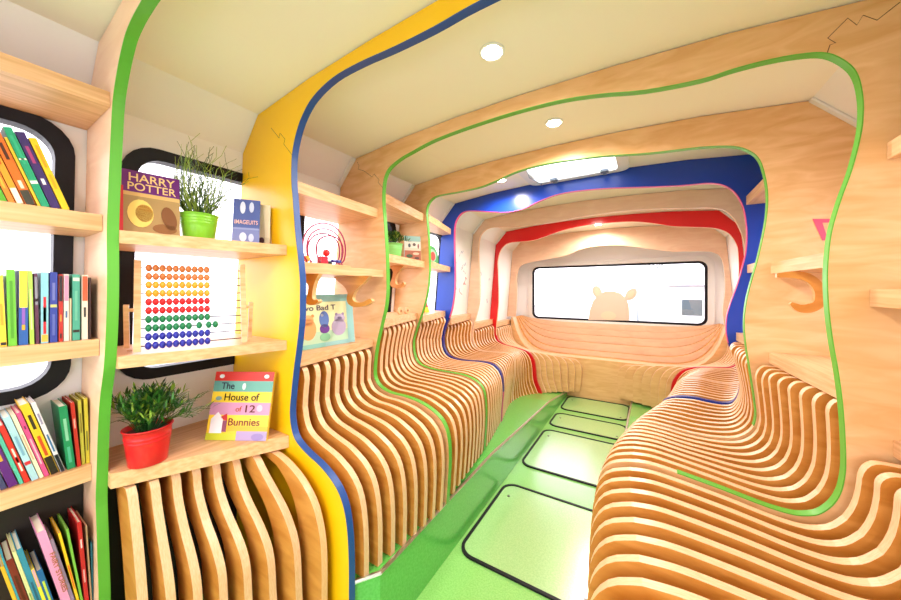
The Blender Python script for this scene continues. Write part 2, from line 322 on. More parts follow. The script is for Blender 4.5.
A_ = rib(A, YA, 'yellow painted wavy arch with a dark blue edge', M['yellow'], [(0, len(A) - 1, M['navy'])], .001, .254)
B_ = rib(B, YB, 'large plywood arch with a green edge just behind the yellow arch', M['plyb'], [(0, len(B) - 9, M['green_edge'])], .254)
seam(A_, YA, SA)
seam(B_, YB, SB1); seam(B_, YB, SB2)
rib(C, YC, 'plywood arch with a thin green edge standing before the blue arch', M['plyb'], [(0, len(C) - 13, M['green_edge'])], .254)
nD = len(D) - 1
rib(D, YD, 'dark blue painted arch with a pink edge', M['blue'], [(0, 2, M['pink_edge']), (2, 12, M['darknavy']), (12, 43, M['pink_edge']), (43, nD, M['darknavy'])], lz(YD) + .001)
rib(Ea, YE, 'pale plywood arch between the blue and the red arch', M['pale'], [], lz(YE) + .001)
nF = len(Fa) - 1
rib(Fa, YF, 'red painted arch before the rear window', M['red'], [(0, 9, M['red_edge']), (36, nF, M['red_edge'])], lz(YF) + .001)

# rear rib plates continuing across the back
def bowl(k):
    """lower edge of rear layer k, left to right. k=0 seat ... k=5 topmost"""
    zc = [.44, .445, .50, .585, .665, .735, .80][k]
    flat = [1.0, .97, .90, .83, .77, .70, .64][k]
    xa, xb = -1.41, .64; zt = .86; cx = (xa + xb) / 2; hw = (xb - xa) / 2
    out = []
    for i in range(41):
        a = -1 + 2 * i / 40; u = abs(a); e = (10, 8, 6.5, 5.8, 5.2, 4.8, 4.4)[k]
        z = zc + (zt - zc) * (u ** e)
        z += (.02 * (1 - u)) * (0 if k else 0)
        out.append((cx + hw * a, z))
    return out
Hin = [(-1.412,.86),(-1.401,0.953),(-1.390,1.162),(-1.392,1.371),(-1.339,1.506),(-1.133,1.556),(-0.802,1.603),(-0.637,1.663),(-0.469,1.690),(-0.231,1.683),(0.018,1.632),(0.240,1.587),(0.458,1.577),(0.566,1.556),(0.620,1.492),(0.641,1.341),(0.641,1.172),(0.625,1.011),(.64,.86)]
t = thing('arch_rib', 'rearmost plywood arch framing the rear window', 'arch rib')
cur = cr(Hin, 4)
o_ = outer_loop(YH, .861)
plate('rib_panel', [cur + o_[::-1]], xz(YH, YH + TH), [M['pale'], M['edge']], t, 0, 1)

# ------------------------------------------------------------------ SLATTED BENCHES
def seg3(p, inose, icrease, zmax):
    top = []
    for q in p[icrease:]:
        top.append(q)
        if q[1] >= zmax: break
    return resample(cr(p[:inose + 1], 6), 18) + resample(cr(p[inose:icrease + 1], 6), 34)[1:] + resample(cr(top, 6), 18)[1:]
LK = [(YA, seg3(A, 6, 11, 1.07)), (YB, seg3(B, 5, 10, 1.07)), (YC, seg3(C, 4, 10, 1.07)), (YD, seg3(D, 4, 10, 1.05)), (YE, seg3(Ea, 4, 10, 1.0)), (YF, seg3(Fa, 5, 10, .98))]
def rev(p, n=26): return p[::-1][:n]
def find(p, q): return min(range(len(p)), key=lambda i: (p[i][0] - q[0]) ** 2 + (p[i][1] - q[1]) ** 2)
def segr(P, nose, crease, zmax):
    p = P[::-1]; return seg3(p, find(p, nose), find(p, crease), zmax)
RK = [(YA, segr(A, (0, .602), (.45, .66), 1.0)), (YB, segr(B, (-.042, .640), (.405, .653), 1.0)), (YC, segr(C, (.02, .603), (.368, .662), 1.0)),
      (YD, segr(D, (.161, .591), (.418, .633), 1.0)), (YE, segr(Ea, (.253, .579), (.59, .62), .95)), (YF, segr(Fa, (.352, .547), (.63, .62), .95))]
K7 = [(-.615, .08), (-.60, .2), (-.592, .30), (-.61, .38), (-.66, .425), (-.80, .437), (-1.05, .46), (-1.25, .50), (-1.36, .56), (-1.405, .64), (-1.415, .74), (-1.418, .85), (-1.41, .98)]
LK.append((3.745, seg3(K7, 4, 9, .97)))
K7R = [(-.23, .08), (-.243, .2), (-.245, .30), (-.225, .38), (-.17, .425), (0, .437), (.25, .46), (.47, .50), (.58, .56), (.63, .64), (.643, .74), (.645, .85), (.645, .98)]
RK.append((3.745, seg3(K7R, 4, 9, .97)))
S1 = [(-1.16, .001), (-1.17, .2), (-1.199, .349), (-1.231, .468), (-1.270, .575), (-1.290, .618)]
S4 = [(-1.055, .001), (-1.055, .15), (-1.068, .288), (-1.08, .359), (-1.119, .414), (-1.185, .473), (-1.237, .544), (-1.249, .598), (-1.252, .618)]
S6 = [(-.96, .001), (-.965, .15), (-.979, .253), (-.995, .374), (-1.047, .44), (-1.128, .501), (-1.18, .557), (-1.199, .599), (-1.205, .618)]
S8 = [(-0.850, .002), (-0.863, .20), (-0.863, .316), (-0.871, .415), (-0.896, .488), (-0.921, .524), (-0.963, .560), (-1.019, .590), (-1.08, .609), (-1.13, .618)]
BK = [(.302, resample(cr(S1), 30)), (.448, resample(cr(S4), 30)), (.545, resample(cr(S6), 30)), (.642, resample(cr(S8), 30))]
def interp(keys, y):
    n = len(keys)
    for i in range(n - 1):
        if y <= keys[i + 1][0] + 1e-6 or i == n - 2:
            y0, a = keys[i]; y1, b = keys[i + 1]; h = y1 - y0; t = (y - y0) / h
            ym, z_ = keys[max(i - 1, 0)]; yp, w_ = keys[min(i + 2, n - 1)]
            out = []
            for k in range(len(a)):
                q = []
                for c in (0, 1):
                    m0 = (b[k][c] - z_[k][c]) / (y1 - ym); m1 = (w_[k][c] - a[k][c]) / (yp - y0)
                    q.append((2*t**3-3*t**2+1)*a[k][c] + (t**3-2*t**2+t)*h*m0 + (-2*t**3+3*t**2)*b[k][c] + (t**3-t**2)*h*m1)
                out.append(tuple(q))
            return out
def slat_outline(prof, ztop, side, zfoot, wall=True):
    """side -1 left, +1 right. clip at ztop with a rounded shoulder going back to the wall"""
    p = []
    for a in prof:
        if a[1] > ztop - .03 and len(p) > 25: break
        p.append(a)
    p = [q if q[1] > zfoot else (q[0], zfoot) for q in p]
    xe, ze = p[-1]; s = side; r = ztop - ze
    for k in range(1, 7):
        t_ = PI / 2 * k / 6; p.append((xe + s * .030 * (1 - math.cos(t_)), ze + r * math.sin(t_)))
    back = (xl(ztop) + .006) if side < 0 else (xr(ztop) - .006)
    foot = (xl(zfoot) + .006) if side < 0 else (xr(zfoot) - .006)
    p.append((back, ztop)); p.append((foot, zfoot)); return p
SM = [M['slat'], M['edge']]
def bench(keys, side, y0, y1, n, ztop, label, zfoot=None, ys=None, first=0, ms=None):
    t = thing('slatted_bench', label, 'bench')
    for k in range(first, n):
        y = ys[k] if ys else y0 + (y1 - y0) * (k + 1) / (n + 1)
        zf = (lz(y) + .001) if zfoot is None else zfoot
        plate('slat', [slat_outline(interp(keys, y), ztop, side, zf)], xz(y, y + (.030 if ms else TH)), ms or SM, t, 0, 1)
    # hidden back rail tying the slats together
    return t
tB = thing('slatted_bench', 'curved slatted panel below the red potted plant and bunnies book', 'bench')
for k in range(8):
    y = .302 + (.642 - .302) * k / 7
    p = interp(BK, y); s = -1; xe, ze = p[-1]
    zf = .001; p = [q if q[1] > zf else (q[0], zf) for q in p]; D_ = .11
    top_ = [(xe - .028 * (1 - math.cos(R(a))) , ze + .0 * a) for a in (30, 60, 90)]
    bk = [(max(q[0] - D_, xl(q[1]) + .006), q[1]) for q in p[::-1] if q[1] < ze - .03]
    p = p[:-1] + [(xe - .006, ze - .001), (xe - D_ + .02, ze - .002), (xe - D_ + .004, ze - .012)] + bk
    plate('slat', [p], xz(y, y + TH), SM, tB, 0, 1)
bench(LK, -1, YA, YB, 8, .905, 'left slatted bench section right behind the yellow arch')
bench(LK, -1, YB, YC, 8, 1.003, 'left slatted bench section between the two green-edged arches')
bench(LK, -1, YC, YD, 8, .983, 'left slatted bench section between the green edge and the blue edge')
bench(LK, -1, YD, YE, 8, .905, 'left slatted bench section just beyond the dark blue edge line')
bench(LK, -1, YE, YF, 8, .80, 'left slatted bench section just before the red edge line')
bench(LK, -1, YF, 3.80, 7, .765, 'left rear corner bench slats beyond the red edge line', ys=[YF + .055 * (k + 1) for k in range(7)], ms=[M['ply'], M['edge']])
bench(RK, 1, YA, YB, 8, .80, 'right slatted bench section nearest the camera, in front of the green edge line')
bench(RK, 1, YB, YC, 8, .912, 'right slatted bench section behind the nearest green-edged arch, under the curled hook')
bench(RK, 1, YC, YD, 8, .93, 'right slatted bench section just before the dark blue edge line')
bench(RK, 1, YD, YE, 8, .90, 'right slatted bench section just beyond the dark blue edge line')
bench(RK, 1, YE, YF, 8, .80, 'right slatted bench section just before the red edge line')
bench(RK, 1, YF, 3.80, 7, .765, 'right rear corner bench slats beyond the red edge line', ys=[YF + .055 * (k + 1) for k in range(7)], ms=[M['ply'], M['edge']])

# rear bench: stacked plywood layers, seat and stepped backrest
t = thing('rear_bench', 'plywood rear bench with a layered curved backrest below the rear window', 'bench')
zf = .002
ly = [3.80, 3.92, 3.985, 4.04, 4.09, 4.135, 4.165, 4.178]
for k in range(7):
    b_ = bowl(k)
    loop = b_ + [(.66, .86), (.66, zf), (-1.43, zf), (-1.43, .86)] if k == 0 else b_ + [(.66, .86), (.66, .05), (-1.43, .05), (-1.43, .86)]
    plate('seat_front' if k == 0 else 'backrest_layer', [loop], xz(ly[k], ly[k + 1] - .0015), [M['ply'] if k == 0 else M['pale'], M['edge'] if k < 1 else M['slat']], t, 0, 1)
#@@ITEMS
# front end of the vehicle (behind the camera) with its windscreen
struct(plate('wall_front', [[(xl(0), 0), (xr(0), 0), (xr(1.775), 1.7), (.53, 1.9), (-1.33, 1.9), (xl(1.775), 1.7)], rrect(-1.38, .56, .6, 1.76, .1)], xz(Y0 - .03, Y0), M['wallw']))
gr = MB(); gr.box(-30, 30, -25, 40, -.75, -.7); struct(gr.build('ground', mat('pale_paving', (.55, .54, .52), .9)))
VP = (math.sin(YAW), math.cos(YAW))
def at(u, v, x=None, y=None, z=None):
    """point of the place seen at u, v on the plane x=, y= or z="""
    a = (u - 450.5) / F_PX; d = Vector((-VP[0] + a * VP[1], VP[1] + a * VP[0], (290 - v) / F_PX))
    t = x / d.x if x is not None else y / d.y if y is not None else (z - EYE) / d.z
    return Vector((0, 0, EYE)) + d * t

# ------------------------------------------------------------------ SHELVES
def shelf(y0, y1, xa, xb, ztop, th, side, label, group='birch shelves between the arches'):
    """front edge runs from xa at y0 to xb at y1"""
    ws = (lambda z: xl(z) + .004) if side < 0 else (lambda z: xr(z) - .004)
    z0 = ztop - th
    o = plate('shelf', [[(xa, y0), (xb, y1), (ws(z0), y1), (ws(z0), y0)]], lambda a, b, k: (a, b, (z0, ztop)[k]), M['shelf'])
    return tag(o, label, 'shelf', group)
g0 = 'shelves of the bookcase left of the green upright'
shelf(-.5, YG - .001, -1.212, -1.212, 1.725, .04, -1, 'topmost empty shelf of the bookcase at the left edge', g0)
shelf(-.5, YG - .001, -1.281, -1.281, 1.408, .046, -1, 'bookcase shelf carrying the leaning books by the orange and yellow spines', g0)
shelf(-.5, YG - .001, -1.312, -1.312, 1.062, .046, -1, 'bookcase shelf carrying the upright row of colourful books', g0)
shelf(-.5, YG - .001, -1.394, -1.394, .685, .046, -1, 'bookcase shelf carrying the books with a wide green spine', g0)
shelf(-.5, YG - .001, -1.34, -1.34, .285, .03, -1, 'bottom bookcase shelf under the tall picture books', g0)
a0, a1 = YG + TH + .001, YA - .001
shelf(a0, a1, -1.236, -1.126, 1.365, .036, -1, 'shelf holding the green pot of grass between green upright and yellow arch')
shelf(a0, a1, -1.252, -1.126, 1.014, .034, -1, 'shelf holding the abacus')
shelf(a0, a1, -1.319, -1.113, .668, .044, -1, 'shelf holding the red plant pot and the bunnies book')
b0, b1 = YA + TH + .001, YB - .001
shelf(b0, b1, -1.12, -1.160, 1.612, .044, -1, 'high empty shelf above the bead maze')
shelf(b0, b1, -1.10, -1.118, 1.300, .036, -1, 'shelf holding the bead maze')
shelf(b0, b1, -1.105, -1.192, .948, .038, -1, 'shelf holding the picture book of three animals')
c0, c1 = YB + TH + .001, YC - .001
shelf(c0, c1, -1.139, -1.243, 1.70, .05, -1, 'high empty shelf above the small green potted plant')
shelf(c0, c1, -1.125, -1.235, 1.387, .042, -1, 'shelf holding the small green potted plant')
shelf(c0, c1, -1.139, -1.298, 1.048, .042, -1, 'low shelf with small wooden figures, under the potted plant')
d0, d1 = YC + TH + .001, YD - .001
shelf(d0, d1, -1.22, -1.356, 1.70, .045, -1, 'high shelf against the blue arch on the left')
shelf(d0, d1, -1.22, -1.362, 1.39, .042, -1, 'shelf holding a round green book against the blue arch')
shelf(d0, d1, -1.265, -1.410, 1.028, .045, -1, 'low shelf with a small bright picture book against the blue arch')
shelf(YD + TH + .001, YE - .001, -1.365, -1.47, .965, .052, -1, 'empty ledge shelf below the white wall beyond the blue arch')
shelf(YE + TH + .001, YF - .001, -1.435, -1.482, .868, .056, -1, 'empty ledge shelf just before the red arch')
shelf(YF + TH + .001, YH - .001, -1.448, -1.455, .825, .05, -1, 'empty ledge shelf just beyond the red arch')
shelf(b0, b1, .50, .493, 1.551, .04, 1, 'high shelf at the right edge of the picture')
shelf(b0, b1, .475, .466, 1.202, .042, 1, 'middle shelf at the right edge of the picture')
shelf(b0, b1, .51, .502, .844, .038, 1, 'low shelf over the bench slats at the right edge')
shelf(c0, c1, .43, .416, 1.305, .042, 1, 'right shelf with the large curled hook beneath')
shelf(c0, c1, .43, .411, .958, .042, 1, 'right low shelf over the bench slats behind the green-edged arch')
shelf(d0, d1, .44, .452, 1.69, .045, 1, 'high right shelf against the blue arch')
shelf(d0, d1, .44, .456, 1.331, .042, 1, 'middle right shelf against the blue arch')
shelf(d0, d1, .42, .412, .975, .042, 1, 'low right shelf against the blue arch')

# wooden curled hooks below the shelves
def hook(pts, ws, y, label, top=None):
    P = [at(u, v, y=y) for u, v in pts]
    if ws is None:
        c = [(p.x, p.z) for p in P]; c[0] = (c[0][0], top); c[1] = (c[1][0], top)
        loop = [c[0], c[1]] + cr(c[2:], 4)
    else:
        c = cr([(p.x, p.z) for p in P], 5); W = []
        for i in range(len(c)):
            t = i / (len(c) - 1) * (len(ws) - 1); k = min(int(t), len(ws) - 2); W.append(ws[k] + (ws[k + 1] - ws[k]) * (t - k))
        L = []; Q = []
        for i, p in enumerate(c):
            a = c[max(i - 1, 0)]; b = c[min(i + 1, len(c) - 1)]; dx, dz = b[0] - a[0], b[1] - a[1]; n_ = math.hypot(dx, dz)
            L.append((p[0] - dz / n_ * W[i] / 2, p[1] + dx / n_ * W[i] / 2)); Q.append((p[0] + dz / n_ * W[i] / 2, p[1] - dx / n_ * W[i] / 2))
        loop = L + Q[::-1]
    o = plate('wooden_hook', [loop], xz(y - .009, y + .009), [M['slat'], M['plyb']], None, 0, 1)
    tag(o, label, 'hook', 'curled wooden hooks under the shelves')
hook([(303, 277), (321, 276), (317, 281), (315, 288), (314, 297), (316, 300), (319, 299.5), (320, 302), (314, 305), (308, 303), (309, 295), (310, 286), (306, 280)], None, .80, 'curled wooden hook next to the yellow arch, left of the other hook there', 1.2635)
hook([(335, 279), (371, 279), (365, 283), (359, 288), (355, 294), (354, 299), (357, 302), (364, 302), (369, 299.5), (372, 299), (373, 302), (366, 306), (356, 307), (350, 304), (348, 299), (349, 293), (346, 287), (340, 282)], None, 1.03, 'curled wooden hook above the top corner of the three animals book', 1.2635)
hook([(391, 267), (405, 269), (400, 271.5), (397, 276), (396, 282), (398, 284.5), (402, 284), (404, 282), (405, 285), (401, 288), (394, 287.5), (391, 284), (393, 278), (394, 272)], None, 1.45, 'curled wooden hook under the shelf of the small green potted plant', 1.3445)
hook([(776, 275.5), (797, 275), (811, 280), (819, 291), (818, 303), (809, 308), (799, 308), (790, 303)], [.014, .026, .026, .026, .026, .03, .026, .008], 1.52, 'large curled wooden hook under the right shelf')

# ------------------------------------------------------------------ BOOKS
def text(body, size, parent, loc, rot, m, width=None, name='title_text'):
    cu = bpy.data.curves.new(name, 'FONT'); cu.body = body; cu.size = size; cu.align_x = 'CENTER'; cu.extrude = .0003; cu.offset = size * .008
    ob = bpy.data.objects.new('tmp', cu); COL.objects.link(ob); bpy.context.view_layer.update()
    me = bpy.data.meshes.new_from_object(ob.evaluated_get(bpy.context.evaluated_depsgraph_get()))
    bpy.data.objects.remove(ob)
    o = bpy.data.objects.new(name, me); COL.objects.link(o); me.materials.clear(); me.materials.append(m)
    o.parent = parent; o.location = loc; o.rotation_euler = rot
    if width:
        xs = [v.co.x for v in me.vertices]; w_ = max(xs) - min(xs)
        for v in me.vertices: v.co.x *= width / w_
    return o
def spine_book(y, x, z, T, H, W, col, tilt, label, group, bands=(), title=None):
    """a book shelved with its spine to the aisle; bands = (from, to, colour) as fractions of the height"""
    t = thing('book', label, 'book', group, (x, y, z), (tilt, 0, 0))
    c = colm(col); b = MB()
    b.box(-W, 0, 0, .0016, 0, H); b.box(-W, 0, T - .0016, T, 0, H); b.box(-.0018, 0, .0016, T - .0016, 0, H)
    b.build('cover', c, t)
    p = MB(); p.box(-W + .003, -.0019, .0017, T - .0017, .002, H - .003); p.build('pages', M['paper'], t)
    for f0, f1, cc in bands:
        blk = f0 < .03 or f1 > .93 or f1 - f0 < .05; m_ = .0008 if blk else T * .32
        q = MB(); q.box(.0001, .0007, m_, T - m_, H * f0, H * f1); q.build('spine_band', colm(cc), t)
    if title: text(title[0], title[1], t, (.0009, T * .62 - title[1] * .1, H * title[2]), (R(90), R(90), R(90)), colm(title[3]), title[4])
    return t
def row(name, xf, z, items, group, W=.115):
    for (u0, u1, vt, H, col, tilt, bands, desc) in items:
        ya = at(u0, 300, x=xf).y; yb = at(u1, 300, x=xf).y
        T = (yb - ya) * math.cos(tilt) - .0006
        spine_book(ya, xf - random.uniform(0, .004), z + .0006, T, H, W, col, tilt, desc, group, bands)
t18 = R(18)
row('r1', -1.292, 1.408, [
 (.5, 8, 0, .150, '58a82c', t18, [], 'green book at the far left of the leaning books on the second shelf'),
 (9, 16, 0, .160, 'e8822a', t18, [(.2, .45, 'f2b23c')], 'orange book leaning beside the green one on the second shelf'),
 (17, 25, 0, .180, 'f09a28', t18, [(0, .2, 'f4ead8'), (.5, .62, 'c85a18')], 'bright orange book with a pale foot leaning on the second shelf'),
 (26, 37, 0, .190, 'e06a1c', t18, [(0, .18, '3a3a30'), (.2, .3, 'e8e0c8'), (.55, .75, '4a2010')], 'dark orange book with black foot leaning on the second shelf'),
 (38, 41.5, 0, .160, 'd8b52a', t18, [], 'thin yellow book leaning left of the green spine on the second shelf'),
 (42, 51, 0, .186, '1f9a72', t18, [(.3, .34, 'e8f4ea'), (.55, .9, '2faa80'), (.6, .62, 'f0f4e8')], 'sea green book leaning on the second shelf'),
 (52, 62, 0, .182, '3a2468', t18, [(.32, .4, 'f0ecf4'), (.6, .82, 'a83a78')], 'dark purple book leaning against the yellow one'),
 (63, 71, 0, .175, 'f0c020', t18, [(.6, .9, 'd89a18'), (.3, .5, 'dca21c')], 'yellow book at the right end of the leaning books'),
], 'leaning books on the second shelf')
row('r2', -1.325, 1.062, [
 (.3, 7.5, 0, .173, 'f4c838', R(2), [(.02, .06, '202020'), (.3, .6, 'e0a028')], 'yellow book at the left end of the upright row'),
 (8.5, 17.5, 0, .188, '6cbc34', R(1), [(.1, .85, '4f9a20')], 'lime green book with dark lettering in the upright row'),
 (19, 28.5, 0, .187, '2458a8', 0, [(.5, .99, 'f0e43c'), (.28, .5, '8a58b8'), (.2, .27, 'e8a030')], 'yellow, purple and blue spined book in the upright row'),
 (30, 34.8, 0, .186, 'a8cc50', R(1), [(.2, .75, 'd8e0a0')], 'pale lime book right of the yellow and purple spine'),
 (36, 39.8, 0, .180, '5a2848', R(1), [(.55, .95, '8a8a9a'), (.6, .64, 'e8d8c8')], 'slim dark purple book left of the light blue one'),
 (41, 48.8, 0, .184, '88c4d8', 0, [(.13, .65, 'd8202c'), (.02, .12, 'f0b040'), (.3, .5, 'f0d8d0')], 'light blue book with a red lower spine'),
 (50, 57.8, 0, .184, '2c3c9c', 0, [(.5, .54, 'c8c070'), (.6, .85, '6a70b8'), (.1, .4, '5a64b4')], 'deep blue book with gold marks in the upright row'),
 (59, 63.6, 0, .179, 'c83028', 0, [(.6, .98, '28181c'), (.05, .12, '181418'), (.3, .4, 'f0a040')], 'red and black book right of the deep blue one'),
 (64.2, 69.5, 0, .180, 'e8dcd8', 0, [(.6, .98, 'c890b8'), (.35, .45, '4a70a0')], 'pink and white book in the upright row'),
 (69.9, 72, 0, .115, 'e8c8a8', 0, [], 'short pale booklet in the upright row'),
 (72.8, 80.5, 0, .180, '4aa490', 0, [(.12, .16, '302018'), (.3, .75, '68b8a0'), (.9, .95, 'e0e8d8')], 'teal book with a dark band in the upright row'),
 (82, 88.2, 0, .179, 'ecd8cc', 0, [(.6, .98, 'ec5a34'), (.35, .5, '303030')], 'white book with an orange top in the upright row'),
 (89, 91.5, 0, .172, '3a1c18', 0, [], 'thin dark brown book at the right end of the upright row'),
], 'upright row of books on the third shelf')
t13 = R(14)
row('r3', -1.408, .685, [
 (1, 8, 0, .10, '40406a', t13, [], 'low dark book at the left end of the fourth shelf'),
 (9, 19, 0, .150, '5a1c78', t13, [(.5, .7, 'd8a838')], 'purple book with gold lettering on the fourth shelf'),
 (20, 24.5, 0, .165, '54b8a0', t13, [], 'thin mint green book on the fourth shelf'),
 (25, 31, 0, .170, 'd83028', t13, [(.2, .6, 'f0d8d0'), (.35, .45, 'd83028')], 'red and white book right of the mint one on the fourth shelf'),
 (32, 39.5, 0, .190, 'a8d0e0', t13, [(.4, .7, '78a8c8'), (.25, .3, 'd02838')], 'pale blue book on the fourth shelf'),
 (40, 44.5, 0, .192, 'f0e4c8', t13, [(.3, .7, 'e0a890')], 'cream book on the fourth shelf'),
 (45, 50, 0, .195, 'e4508c', t13, [(.2, .6, 'f0b8c8'), (.75, .8, '6a1848')], 'pink book on the fourth shelf'),
 (51, 60, 0, .215, 'f4c42c', t13, [(.0, .25, '281c18'), (.27, .55, 'c84820'), (.65, .85, '382818')], 'tall yellow and rust book on the fourth shelf'),
 (61, 66, 0, .215, 'e0dce8', t13, [(0, .25, '181828'), (.3, .55, '2868a0'), (.7, .85, '9a90b8')], 'white and blue book left of the wide green spine'),
 (67.5, 76, 0, .185, '188858', R(5), [(.1, .35, '50b090'), (.45, .8, '8ac8a8')], 'thick book with a wide green spine on the fourth shelf'),
 (77.5, 81.5, 0, .190, 'b82820', R(4), [(.6, .75, 'e8b0a0')], 'dark red book right of the wide green spine'),
 (82.3, 86, 0, .192, 'b8b040', R(2.5), [(.5, .8, '7a6820')], 'olive yellow book, left one of the pair at the end of the fourth shelf'),
 (86.6, 90.5, 0, .194, 'c8b838', R(1.5), [(.2, .5, '6a6a30')], 'mustard book at the right end of the fourth shelf'),
], 'books on the fourth shelf')
LOW = []
def low(u, v, T, H, W, col, tilt, bands, desc, title=None, x=-1.37):
    p = at(u, v, x=x); z = .2856; Hh = (p.z - z) / math.cos(tilt)
    LOW.append([p.y + math.sin(tilt) * Hh, x, z, T, Hh, W, col, tilt, desc, bands, title])
t10 = R(11)
low(0, 568, .010, 0, .15, 'e0b030', t10, [], 'thin yellow book at the left end of the bottom shelf')
low(2, 560, .008, 0, .16, '48a0b8', t10, [], 'thin blue book second on the bottom shelf')
low(5, 562, .011, 0, .17, '7a2420', t10, [(.3, .8, '5a1814')], 'maroon book on the bottom shelf')
low(12, 553, .007, 0, .19, 'd8d8a0', t10, [(.3, .5, '88a050')], 'pale olive booklet on the bottom shelf')
low(20, 549, .010, 0, .20, '3888a8', t10, [(.2, .6, '2a5a78')], 'teal blue booklet left of the pink one on the bottom shelf')
low(27, 572, .012, 0, .15, 'f0e040', t10, [(.7, .99, 'e8a0b8')], 'yellow and pink booklet left of the pink one on the bottom shelf')
low(36, 572, .010, 0, .15, '2060a0', t10, [(.3, .8, 'c8d848')], 'short blue and lime book before the pink one')
low(36.5, 534, .021, 0, .20, 'e898c8', t10, [], 'pink book of fairy stories on the bottom shelf', ('FAIRY STORIES', .013, .52, 'b06830', .125))
low(50, 541, .006, 0, .20, '907898', t10, [], 'thin grey purple book right of the pink one')
low(58, 534, .007, 0, .22, 'f0c028', R(9), [(.3, .6, 'd84028')], 'slim yellow and red book on the bottom shelf')
low(66, 530, .013, 0, .12, '7ab848', R(7), [(.06, .1, '202020')], 'green paper-covered book on the bottom shelf')
low(77, 523, .008, 0, .22, 'c01c28', R(3.5), [(.7, .8, 'f0d0d0'), (.3, .45, 'e8a8a8')], 'red book with white lettering on the bottom shelf')
low(85.5, 526, .006, 0, .22, 'b89070', R(2.5), [], 'thin tan book right of the red one on the bottom shelf')
low(89.5, 544, .007, 0, .18, '2c7894', R(1), [], 'dark teal book at the right end of the bottom shelf', x=-1.375)

LOW[5][0], LOW[4][0] = LOW[4][0] + .004, LOW[4][0] - .006
for i, a in enumerate(LOW):                       # keep neighbours from touching
    end = LOW[i + 1][0] if i + 1 < len(LOW) else YG - .0005
    if i and a[0] < pe: a[0] = pe
    a[3] = max(min(a[3], (end - a[0]) * math.cos(a[7]) - .0006), .003); pe = a[0] + a[3] / math.cos(a[7]) + .0004
for a in LOW: spine_book(a[0], a[1], a[2], a[3], a[4], a[5], a[6], a[7], a[8], 'tall picture books on the bottom shelf', a[9], a[10])

def cover_book(loc, rz, lean, W, H, T, col, label, bandsf=(), texts=(), spots=(), cat='book', back=None):
    """a book standing with its front cover to the viewer; bandsf = (x0,x1,z0,z1,colour) fractions"""
    t = thing('picture_book', label, cat, None, loc, (0, 0, 0))
    t.rotation_mode = 'XYZ'; t.matrix_world = Matrix.Translation(loc) @ Matrix.Rotation(rz, 4, 'Z') @ Matrix.Rotation(-lean, 4, 'Y')
    b = MB(); b.box(-.002, 0, 0, W, 0, H); b.box(-T, -T + .002, 0, W, 0, H); b.box(-T + .002, -.002, 0, .002, 0, H)
    b.build('cover', colm(col), t)
    p = MB(); p.box(-T + .0021, -.0021, .0022, W - .003, .003, H - .003); p.build('pages', M['paper'], t)
    for i, (a, b_, c, d, cc) in enumerate(bandsf):
        q = MB(); q.box(.0001 + i * .00012, .0005 + i * .00012, W * a, W * b_, H * c, H * d); q.build('cover_panel', colm(cc), t)
    for (pts, cc) in spots:
        o = plate('cover_picture', [[(W * a, H * b_) for a, b_ in pts]], lambda a, b_, k: ((.0005, .0022)[k], a, b_), colm(cc), t)
    for (s, size, a, c, cc, wd) in texts:
        text(s, size * H, t, (.0026, W * a, H * c), (R(90), 0, R(90)), colm(cc), wd * W)
    return t
def ell(cx, cy, rx, ry, n=18, rot=0):
    return [(cx + rx * math.cos(2 * PI * k / n) * math.cos(rot) - ry * math.sin(2 * PI * k / n) * math.sin(rot), cy + rx * math.cos(2 * PI * k / n) * math.sin(rot) + ry * math.sin(2 * PI * k / n) * math.cos(rot)) for k in range(n)]
p0 = Vector((-1.288, .293, 1.3658))
cover_book(p0, R(-8), R(4), .130, .190, .03, '9c7a48', 'thick novel with a purple title band and ochre cover beside the green upright',
  [(0, 1, .66, 1, '6a1878'), (0, 1, .0, .66, 'a88858'), (0, 1, .60, .66, 'd8b070')],
  [('HARRY', .18, .5, .83, 'f0c890', .80), ('POTTER', .17, .5, .69, 'f0c890', .84)],
  [(ell(.30, .33, .22, .22), 'f0d070'), (ell(.36, .34, .15, .14), 'c89038'), (ell(.80, .30, .13, .2, rot=.4), '7a4a28'), (ell(.72, .12, .22, .08), '8a5a30')])
rb = MB(); rb.box(-1.36, -1.272, .2762, .2915, 1.3652, 1.50); tag(rb.build('book', colm('c81c2c')), 'slim red book wedged between the green upright and the purple-banded novel', 'book')
q0 = at(231, 240, z=1.3655); q0.x -= .03; q0 = at(233, 239, x=-1.21); q0.z = 1.3658
cover_book(Vector((-1.225, .550, 1.3658)), R(-34), R(14), .082, .168, .008, '4a5a9c', 'small dusk blue paperback leaning near the yellow arch',
  [(0, 1, .0, .3, '7078b0'), (0, 1, .3, .34, '8890c0')], [('IMAGEUITS', .13, .5, .42, 'e8b8b8', .86)],
  [(ell(.35, .8, .1, .14), 'd0d4ec'), (ell(.68, .82, .09, .12), 'c0c6e4'), (ell(.4, .13, .13, .1), 'c8cce8'), (ell(.7, .12, .1, .09), 'b8bede')])
b = cover_book(Vector((-1.235, .637, 1.3658)), R(-42), R(4), .045, .155, .03, 'e8d4b0', 'cream book standing behind the blue paperback, touching the yellow arch', [(0, 1, .0, .2, 'd8c4a0')], (), [(ell(.4, .12, .2, .08), '5a3020')])
